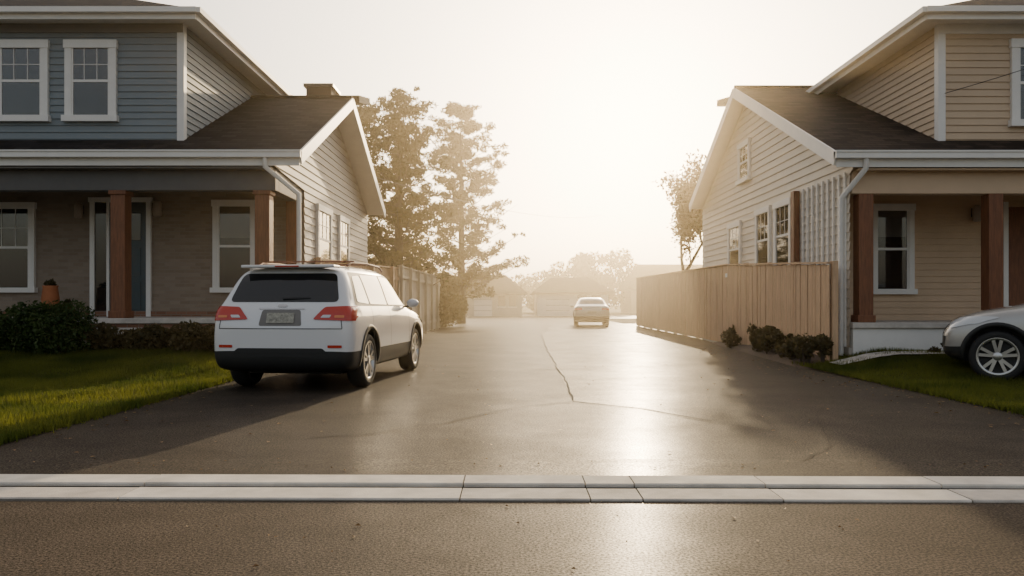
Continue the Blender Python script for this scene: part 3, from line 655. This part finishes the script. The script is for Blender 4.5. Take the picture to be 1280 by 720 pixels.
# ------------------------------------------------------------ cars
def round_poly(pts, r, seg=4):
    out = []; n = len(pts)
    for i in range(n):
        p = Vector(pts[i]); a = Vector(pts[i - 1]); b = Vector(pts[(i + 1) % n])
        da, db = (a - p), (b - p); ra = min(r, da.length * .45); rb = min(r, db.length * .45)
        p0, p1 = p + da.normalized() * ra, p + db.normalized() * rb
        for k in range(seg + 1):
            t = k / seg; out.append((p0 * (1 - t) ** 2 + p * 2 * t * (1 - t) + p1 * t ** 2))
    return out
def build_car(name, stations, spec, paint, loc, rot):
    E = empty(name)
    verts, faces, fm = [], [], []
    for (y, zb, w, zbelt, zt, wt) in stations:
        zc = min(.5, zb + (zbelt - zb) * .4)
        half = [(w * .84, zb), (w * .97, zb + .05), (w, zc), (w * 1.0, zc + (zbelt - zc) * .55), (w * .975, zbelt - .01), (w * .5 + wt * .5 if zt - zbelt < .15 else w * .925, zbelt + (zt - zbelt) * (.5 if zt - zbelt < .15 else .12)), (wt, zt - (zt - zbelt) * .13)]
        half.append((wt * .80, zt - .012))
        ring = [(0, y, zb)] + [(x, y, z) for x, z in half[:7]] + [(half[7][0], y, half[7][1])] + [(0, y, zt)] + [(-half[7][0], y, half[7][1])] + [(-x, y, z) for x, z in reversed(half[:7])]
        N = len(ring); verts += ring
    ns = len(stations)
    def mi(j):
        jj = j if j < N / 2 else N - 1 - j
        return 1 if jj <= 2 else 0
    for i in range(ns - 1):
        for j in range(N):
            k = (j + 1) % N; faces.append((i * N + j, (i + 1) * N + j, (i + 1) * N + k, i * N + k)); fm.append(mi(j))
    for base, flip in ((0, False), ((ns - 1) * N, True)):
        h = N // 2
        for j in range(h):
            a, b, c, d = base + j, base + j + 1, base + (N - j - 1), base + (N - j) % N
            f = [a, b] + ([c] if c != b else []) + ([d] if d != a else [])
            if j == 0: f = [base, base + 1, base + N - 1]
            if len(set(f)) < 3: continue
            faces.append(tuple(f if not flip else f[::-1])); fm.append(1 if j <= 2 else 0)
    body = mesh_obj("body_raw", verts, faces, [paint, M['clad']], None, True, fm)
    sm = body.modifiers.new("s", 'SUBSURF'); sm.levels = 3; sm.render_levels = 3
    bpy.context.view_layer.update()
    dg = bpy.context.evaluated_depsgraph_get()
    em = bpy.data.meshes.new_from_object(body.evaluated_get(dg))
    bm = bmesh.new(); bm.from_mesh(em); bmesh.ops.recalc_face_normals(bm, faces=bm.faces); bvh = BVHTree.FromBMesh(bm); bm.to_mesh(em); bm.free()
    body.modifiers.clear(); body.data = em; body.name = "body"
    wr, tw = spec['wr'], spec.get('tw', .23); hw = spec['hw']
    cutters = []
    for wy in spec['wy']:
        for sx in (-1, 1):
            c = lathe("cutter", [(0.0001, -.2), (wr + .055, -.2), (wr + .055, .2), (.0001, .2)], M['clad'], None, 36, 'x', (sx * (hw - .08), wy, wr + .01))
            bmc = bmesh.new(); bmc.from_mesh(c.data); bmesh.ops.remove_doubles(bmc, verts=bmc.verts, dist=.001); bmesh.ops.recalc_face_normals(bmc, faces=bmc.faces); bmc.to_mesh(c.data); bmc.free()
            for p in c.data.polygons: p.use_smooth = False
            m = body.modifiers.new("cut", 'BOOLEAN'); m.operation = 'DIFFERENCE'; m.solver = 'EXACT'; m.object = c
            try: m.material_mode = 'TRANSFER'
            except Exception: pass
            cutters.append(c)
    bpy.context.view_layer.update(); dg = bpy.context.evaluated_depsgraph_get()
    em2 = bpy.data.meshes.new_from_object(body.evaluated_get(dg)); body.modifiers.clear(); body.data = em2
    for c in cutters: bpy.data.objects.remove(c, do_unlink=True)
    body.parent = E
    try: em2.set_sharp_from_angle(angle=math.radians(38))
    except Exception: pass
    def proj(nm, pts, view, m, off=.006, r=.03, step=.05):
        pl = round_poly(pts, r) if r > 0 else [Vector(p) for p in pts]
        bm = bmesh.new(); vs = [bm.verts.new((p[0], p[1], 0)) for p in pl]; bm.faces.new(vs)
        xs_ = [p[0] for p in pl]; ys_ = [p[1] for p in pl]
        for ax, lo, hi in ((0, min(xs_), max(xs_)), (1, min(ys_), max(ys_))):
            c = lo + step
            while c < hi:
                co = [0, 0, 0]; co[ax] = c; no = [0, 0, 0]; no[ax] = 1
                bmesh.ops.bisect_plane(bm, geom=bm.verts[:] + bm.edges[:] + bm.faces[:], plane_co=co, plane_no=no, dist=1e-5); c += step
        dead = []
        for v in bm.verts:
            a, b = v.co.x, v.co.y
            if view == 'R': o, d = Vector((3, a, b)), Vector((-1, 0, 0))
            elif view == 'L': o, d = Vector((-3, a, b)), Vector((1, 0, 0))
            elif view == 'B': o, d = Vector((a, -3, b)), Vector((0, 1, 0))
            elif view == 'F': o, d = Vector((a, 9, b)), Vector((0, -1, 0))
            elif view == 'T': o, d = Vector((a, b, 5)), Vector((0, 0, -1))
            h = bvh.ray_cast(o, d)
            if h[0] is None: dead.append(v)
            else:
                nn = h[1] if h[1].dot(d) < 0 else -h[1]
                v.co = h[0] + nn * off
        if dead: bmesh.ops.delete(bm, geom=dead, context='VERTS')
        me = bpy.data.meshes.new(nm); bmesh.ops.recalc_face_normals(bm, faces=bm.faces); bm.to_mesh(me); bm.free(); me.materials.append(m); me.shade_smooth()
        link(bpy.data.objects.new(nm, me), E)
    for p in spec['patches']:
        nm, pts, view, m = p[:4]; kw = p[4] if len(p) > 4 else {}
        if view == 'S':
            for v in 'RL': proj(nm, pts, v, m, **kw)
        elif view in ('BB', 'FF'):
            proj(nm, pts, view[0], m, **kw); proj(nm, [(-x, z) for x, z in reversed(pts)], view[0], m, **kw)
        else: proj(nm, pts, view, m, **kw)
    for wy in spec['wy']:
        for sx in (-1, 1):
            vs, fs = [], []
            for i in range(25):
                a = math.radians(-8 + 196 * i / 24)
                for rr, o in ((wr + .05, -.02), (wr + .052, .012), (wr + .105, .012), (wr + .115, -.01)):
                    yy, zz = wy + rr * math.cos(a), wr + .01 + rr * math.sin(a)
                    h = bvh.ray_cast(Vector((sx * 3, yy, max(zz, stations[4][1] + .06))), Vector((-sx, 0, 0)))
                    x = (abs(h[0].x) if h[0] is not None else hw) + o
                    vs.append((sx * x, yy, zz))
            for i in range(24):
                for k in range(3): fs.append((i * 4 + k, i * 4 + k + 1, i * 4 + k + 5, i * 4 + k + 4))
            mesh_obj("arch_trim", vs, fs, M['clad'], E, True)
    for wy in spec['wy']:
        for sx in (-1, 1):
            cx = sx * (hw - .02 - tw / 2); L = (cx, wy, wr)
            rr = wr * .72
            prof = [(rr, -tw / 2 + .01), (rr + .02, -tw / 2), (wr - .03, -tw / 2), (wr - .006, -tw / 2 + .03), (wr, -tw / 4), (wr, tw / 4), (wr - .006, tw / 2 - .03), (wr - .03, tw / 2), (rr + .02, tw / 2), (rr, tw / 2 - .01), (rr - .01, 0), (rr, -tw / 2 + .01)]
            lathe("tyre", prof, M['tyre'], E, 44, 'x', L)
            f = sx * tw / 2
            lathe("rim_barrel", [(rr + .004, f * .96), (rr - .02, f * .98), (rr - .028, f * .9), (rr - .035, f * .2)], M['rim'], E, 44, 'x', L)
            lathe("brake_disc", [(0.001, f * .3), (rr - .03, f * .3)], M['rimdk'], E, 32, 'x', L)
            lathe("hub", [(0.001, f * .93), (.05, f * .93), (.065, f * .85), (.07, f * .4)], M['rim'], E, 20, 'x', L)
            vs, fs = [], []
            for k in range(5):
                for da in (-.16, .16):
                    a = 2 * math.pi * k / 5 + .3
                    a0, a1 = a + da * .9, a + da * 1.35; i = len(vs)
                    for r_, aa, w_, xx in ((.045, a0, .020, .88), (rr - .02, a1, .022, .93)):
                        for s2, dx in ((-1, 0), (1, 0), (1, -.25), (-1, -.25)):
                            c, s_ = math.cos(aa), math.sin(aa)
                            vs.append((L[0] + f * (xx + dx), L[1] + r_ * c - s2 * w_ * s_, L[2] + r_ * s_ + s2 * w_ * c))
                    fs += [(i, i + 1, i + 5, i + 4), (i + 1, i + 2, i + 6, i + 5), (i + 3, i, i + 4, i + 7), (i + 2, i + 3, i + 7, i + 6)]
            mesh_obj("spokes", vs, fs, M['rim'], E)
    box("underbody", -hw + .3, hw - .3, .5, stations[-1][0] - .5, .2, .34, M['clad'], E)
    my, mz = spec['mirror']
    for sx in (-1, 1):
        bm = bmesh.new(); bmesh.ops.create_uvsphere(bm, u_segments=16, v_segments=10, radius=1)
        for v in bm.verts: v.co = Vector((sx * (hw + .07) + v.co.x * .10, my + v.co.y * .07, mz + v.co.z * .07 + .01))
        me = bpy.data.meshes.new("wing_mirror"); bm.to_mesh(me); bm.free(); me.materials.append(paint if spec.get('mpaint') else M['clad']); me.shade_smooth(); link(bpy.data.objects.new("wing_mirror", me), E)
        beam("mirror_arm", (sx * (hw - .1), my, mz - .05), (sx * (hw + .05), my, mz - .03), .05, .03, M['clad'], E)
    for b in spec.get('boxes', []): box(*b, E, .012)
    for t in spec.get('tubes', []): tube(t[0], t[1], t[2], t[3], E)
    E.location = loc; E.rotation_euler = (0, 0, rot)
    return E

SUV = [(0.00, .46, .70, .76, .80, .60), (0.015, .36, .84, .84, .90, .74), (0.07, .28, .905, .98, 1.06, .80), (0.16, .25, .925, 1.02, 1.16, .80), (0.28, .24, .93, 1.04, 1.40, .755), (0.42, .23, .935, 1.05, 1.59, .72), (0.62, .23, .935, 1.05, 1.635, .71),
       (1.2, .23, .935, 1.04, 1.665, .71), (2.0, .23, .935, 1.03, 1.67, .715), (2.55, .23, .935, 1.02, 1.635, .70), (2.9, .23, .935, 1.01, 1.52, .68), (3.35, .23, .935, .99, 1.20, .66), (3.5, .23, .935, .97, 1.10, .70), (3.75, .23, .935, .95, 1.06, .74),
       (4.15, .25, .92, .88, .99, .72), (4.4, .28, .88, .78, .88, .68), (4.52, .34, .78, .68, .74, .6), (4.55, .42, .68, .62, .66, .5)]
def seam(pts): return ("panel_gap", pts, 'S', M['clad'], dict(off=.0025, r=0, step=.08))
suv_p = [
 ("rear_window", [(-.72, 1.14), (.72, 1.14), (.62, 1.51), (-.62, 1.51)], 'B', M['cglass'], dict(off=.006, r=.07)),
 ("window_surround", [(.34, 1.09), (3.36, 1.08), (2.78, 1.545), (.58, 1.54)], 'S', M['clad'], dict(off=.003, r=.05)),
 ("side_window", [(.46, 1.14), (.96, 1.115), (.96, 1.50), (.64, 1.48)], 'S', M['cglass'], dict(off=.007, r=.05)),
 ("side_window", [(1.02, 1.115), (1.88, 1.105), (1.88, 1.525), (1.02, 1.51)], 'S', M['cglass'], dict(off=.007, r=.03)),
 ("side_window", [(1.95, 1.105), (3.2, 1.10), (2.74, 1.49), (1.95, 1.525)], 'S', M['cglass'], dict(off=.007, r=.04)),
 ("windscreen", [(-.70, 1.14), (.70, 1.14), (.58, 1.52), (-.58, 1.52)], 'F', M['cglass'], dict(off=.006, r=.06)),
 ("tail_lamp", [(.42, .92), (.96, .90), (.96, 1.09), (.56, 1.075)], 'BB', M['red'], dict(off=.012, r=.03, step=.03)),
 ("tail_lamp_side", [(.02, .90), (.22, .93), (.36, 1.06), (.05, 1.085)], 'S', M['red'], dict(off=.012, r=.03, step=.03)),
 ("reversing_lamp", [(.52, .94), (.64, .94), (.66, .975), (.55, .975)], 'BB', M['lens'], dict(off=.016, r=.012, step=.03)),
 ("indicator_lamp", [(.70, .94), (.82, .94), (.82, .97), (.70, .97)], 'BB', M['orange'], dict(off=.016, r=.010, step=.03)),
 ("plate_recess", [(-.28, .84), (.28, .84), (.25, 1.04), (-.25, 1.04)], 'B', M['soffit'], dict(off=.004, r=.03)),
 ("number_plate", [(-.18, .875), (.18, .875), (.18, 1.0), (-.18, 1.0)], 'B', M['plate'], dict(off=.014, r=.01)),
 ("tailgate_trim", [(-.30, 1.045), (.30, 1.045), (.30, 1.06), (-.30, 1.06)], 'B', M['chrome'], dict(off=.010, r=.006)),
 ("badge", [(-.06, 1.075), (.06, 1.075), (.06, 1.105), (-.06, 1.105)], 'B', M['chrome'], dict(off=.010, r=.015)),
 ("hatch_gap", [(-.80, .80), (.80, .80), (.80, .81), (-.80, .81)], 'B', M['clad'], dict(off=.003, r=0)),
 ("hatch_gap_side", [(.795, .81), (.805, .81), (.79, .92), (.78, .92)], 'BB', M['clad'], dict(off=.003, r=0)),
 ("reflector", [(.62, .565), (.80, .565), (.80, .60), (.62, .60)], 'BB', M['red'], dict(off=.008, r=.01)),
 ("rear_skid", [(-.62, .50), (.62, .50), (.55, .56), (-.55, .56)], 'B', M['clad'], dict(off=.006, r=.02)),
 ("wiper", [(-.02, 1.165), (.34, 1.185), (.34, 1.195), (-.02, 1.185)], 'B', M['clad'], dict(off=.022, r=0)),
 seam([(1.0, .5), (1.008, .5), (1.008, 1.1), (1.0, 1.1)]), seam([(1.92, .42), (1.928, .42), (1.928, 1.1), (1.92, 1.1)]), seam([(3.06, .42), (3.068, .42), (3.12, 1.0), (3.112, 1.0)]),
 ("door_handle", [(1.12, .93), (1.32, .935), (1.32, .965), (1.12, .96)], 'S', M['pwhite'], dict(off=.028, r=.012)),
 ("door_handle", [(2.06, .92), (2.26, .925), (2.26, .955), (2.06, .95)], 'S', M['pwhite'], dict(off=.028, r=.012)),
 ("fuel_flap", [(.50, .86), (.66, .86), (.66, 1.0), (.50, 1.0)], 'L', M['pwhite'], dict(off=.004, r=.03)),
 ("head_lamp", [(.50, .80), (.90, .80), (.90, .92), (.56, .88)], 'FF', M['lens'], dict(off=.010, r=.03, step=.03)),
 ("head_lamp_side", [(4.15, .82), (4.45, .74), (4.43, .84), (4.2, .91)], 'S', M['lens'], dict(off=.010, r=.03, step=.03)),
 ("grille", [(-.45, .56), (.45, .56), (.48, .78), (-.48, .78)], 'F', M['clad'], dict(off=.008, r=.04)),
 ("fog_recess", [(.52, .48), (.76, .50), (.78, .64), (.56, .62)], 'FF', M['clad'], dict(off=.008, r=.03)),
]
suv_spec = dict(wr=.36, hw=.935, wy=(.86, 3.62), patches=suv_p, mirror=(3.0, 1.12), mpaint=True,
   boxes=[("spoiler", -.62, .62, .24, .50, 1.585, 1.622, M['pwhite']), ("brake_lamp", -.16, .16, .23, .242, 1.592, 1.612, M['red']),
          ("roof_cross_bar", -.62, .62, 1.1, 1.16, 1.695, 1.715, M['wood']), ("roof_cross_bar", -.62, .62, 2.0, 2.06, 1.695, 1.715, M['wood'])],
   tubes=[("roof_rail", [(sx * .62, .8, 1.63), (sx * .63, .95, 1.675), (sx * .645, 1.6, 1.695), (sx * .64, 2.3, 1.675), (sx * .63, 2.5, 1.62)], .014, M['wood']) for sx in (-1, 1)])
build_car("parked_suv", SUV, suv_spec, M['pwhite'], (-2.92, 10.05, 0.014), math.radians(-6.0))
sp2 = dict(suv_spec); sp2['wy'] = (1.05, 3.86); sp2['boxes'] = [("spoiler", -.62, .62, .26, .50, 1.575, 1.615, M['psilver'])]
sp2['patches'] = [p for p in suv_p if p[0] not in ('fuel_flap', 'door_handle')]
a = math.radians(60)
tw = (wx(1247, 11.2), 11.2)
def placed(lx, ly): return (math.cos(a) * lx - math.sin(a) * ly, math.sin(a) * lx + math.cos(a) * ly)
near = placed(-.9, 3.86)
build_car("parked_car", SUV, sp2, M['psilver'], (tw[0] - near[0], tw[1] - near[1], 0.035), a)
SED = [(0.00, .42, .66, .70, .74, .58), (0.02, .34, .80, .82, .88, .70), (0.10, .26, .87, .92, 1.02, .74), (0.4, .22, .89, .95, 1.08, .72), (0.62, .22, .9, .96, 1.16, .64), (0.95, .2, .9, .96, 1.36, .60), (1.4, .2, .9, .96, 1.45, .60), (2.0, .2, .9, .95, 1.47, .61), (2.5, .2, .9, .94, 1.42, .60),
       (2.85, .2, .9, .93, 1.28, .58), (3.25, .2, .9, .91, 1.05, .62), (3.45, .2, .9, .88, .98, .68), (4.0, .22, .89, .82, .92, .68), (4.4, .26, .84, .72, .80, .64), (4.58, .34, .72, .62, .68, .54), (4.62, .42, .62, .56, .60, .46)]
sed_p = [("rear_window", [(-.62, 1.12), (.62, 1.12), (.52, 1.38), (-.52, 1.38)], 'B', M['cglass'], dict(off=.006, r=.05)),
 ("side_window", [(.7, 1.02), (3.1, .98), (2.6, 1.34), (1.1, 1.36)], 'S', M['cglass'], dict(off=.006, r=.05)),
 ("windscreen", [(-.64, 1.02), (.64, 1.02), (.52, 1.36), (-.52, 1.36)], 'F', M['cglass'], dict(off=.006, r=.05)),
 ("tail_lamp", [(.46, .82), (.88, .80), (.88, .94), (.5, .92)], 'BB', M['red'], dict(off=.01, r=.03, step=.03)),
 ("number_plate", [(-.22, .66), (.22, .66), (.22, .78), (-.22, .78)], 'B', M['plate'], dict(off=.01, r=.01)),
 ("head_lamp", [(.46, .68), (.82, .70), (.82, .80), (.5, .77)], 'FF', M['lens'], dict(off=.01, r=.03, step=.03)),
 ("grille", [(-.4, .5), (.4, .5), (.42, .66), (-.42, .66)], 'F', M['clad'], dict(off=.008, r=.03))]
build_car("parked_car", SED, dict(wr=.33, hw=.9, wy=(.95, 3.68), patches=sed_p, mirror=(2.95, 1.0), mpaint=True), M['psilver'], (3.95, 39.5, 0.014), math.radians(-4))

cb_ = empty("overhead_cable")
def cable(p0, p1, sag):
    pts = []
    for i in range(21):
        t = i / 20; p = Vector(p0).lerp(Vector(p1), t); p.z -= sag * 4 * t * (1 - t); pts.append(tuple(p))
    tube("cable", pts, .007, M['metal'], cb_)
cable((-4.3, 24, 5.0), (7.0, 62, 8.0), .6)
cable((7.95, 14.7, 5.0), (16, 12.0, 8.2), .3)

# ------------------------------------------------------------ haze (low sun-lit mist), sky, sun
hz = box("haze", -60, 60, 9.5, 125, -0.5, 12.5, M['core'])
hm = bpy.data.materials.new("morning_mist"); hm.use_nodes = True; nt = hm.node_tree; nt.nodes.clear()
o = nt.nodes.new("ShaderNodeOutputMaterial"); vs_ = nt.nodes.new("ShaderNodeVolumeScatter")
vs_.inputs["Color"].default_value = (1.0, 0.83, 0.56, 1); vs_.inputs["Density"].default_value = 0.0038; vs_.inputs["Anisotropy"].default_value = 0.84
nt.links.new(vs_.outputs[0], o.inputs["Volume"])
hz.data.materials.clear(); hz.data.materials.append(hm)

EL, AZ = math.radians(14), math.radians(9.0)
sd = Vector((math.sin(AZ) * math.cos(EL), math.cos(AZ) * math.cos(EL), math.sin(EL)))
W = bpy.data.worlds.new("World"); S.world = W; W.use_nodes = True; nt = W.node_tree; L = nt.links.new
bg = nt.nodes["Background"]; sk = nt.nodes.new("ShaderNodeTexSky"); sk.sky_type = 'NISHITA'; sk.sun_disc = False
sk.sun_elevation = EL; sk.sun_rotation = AZ; sk.air_density = 1.0; sk.dust_density = 5.0; sk.ozone_density = 1.0
# thin high haze: white veil that is brighter around the sun's direction
tc = nt.nodes.new("ShaderNodeTexCoord"); dt = nt.nodes.new("ShaderNodeVectorMath"); dt.operation = 'DOT_PRODUCT'
L(tc.outputs["Generated"], dt.inputs[0]); dt.inputs[1].default_value = sd
mr = nt.nodes.new("ShaderNodeMapRange"); mr.inputs[1].default_value = -1; mr.inputs[2].default_value = 1; mr.inputs[3].default_value = 0; mr.inputs[4].default_value = 1
L(dt.outputs["Value"], mr.inputs[0])
pw = nt.nodes.new("ShaderNodeMath"); pw.operation = 'POWER'; pw.inputs[1].default_value = 11.0; L(mr.outputs[0], pw.inputs[0])
m6 = nt.nodes.new("ShaderNodeMath"); m6.operation = 'MULTIPLY_ADD'; m6.inputs[1].default_value = 17.0; m6.inputs[2].default_value = 2.0; L(pw.outputs[0], m6.inputs[0])
vm = nt.nodes.new("ShaderNodeVectorMath"); vm.operation = 'SCALE'; vm.inputs[0].default_value = (1.0, 0.85, 0.67); L(m6.outputs[0], vm.inputs["Scale"])
ad = nt.nodes.new("ShaderNodeMix"); ad.data_type = 'RGBA'; ad.blend_type = 'ADD'; ad.inputs[0].default_value = 1
L(sk.outputs[0], ad.inputs[6]); L(vm.outputs[0], ad.inputs[7]); L(ad.outputs[2], bg.inputs[0]); bg.inputs[1].default_value = 0.15
sl_ = bpy.data.lights.new("sun", 'SUN'); sl_.energy = 5.0; sl_.angle = math.radians(.5); sl_.color = (1.0, 0.74, 0.42)
so = bpy.data.objects.new("sun", sl_); COL.objects.link(so)
so.rotation_euler = (-sd).to_track_quat('-Z', 'Y').to_euler(); so.location = (10, 60, 30)

cam = bpy.data.cameras.new("camera"); cam.sensor_width = 36; cam.lens = 28.125; cam.shift_y = 20 / 1280; cam.clip_end = 2000
co = bpy.data.objects.new("camera", cam); co.location = (0, 0, CAMZ); co.rotation_euler = (math.radians(90), 0, 0); COL.objects.link(co); S.camera = co
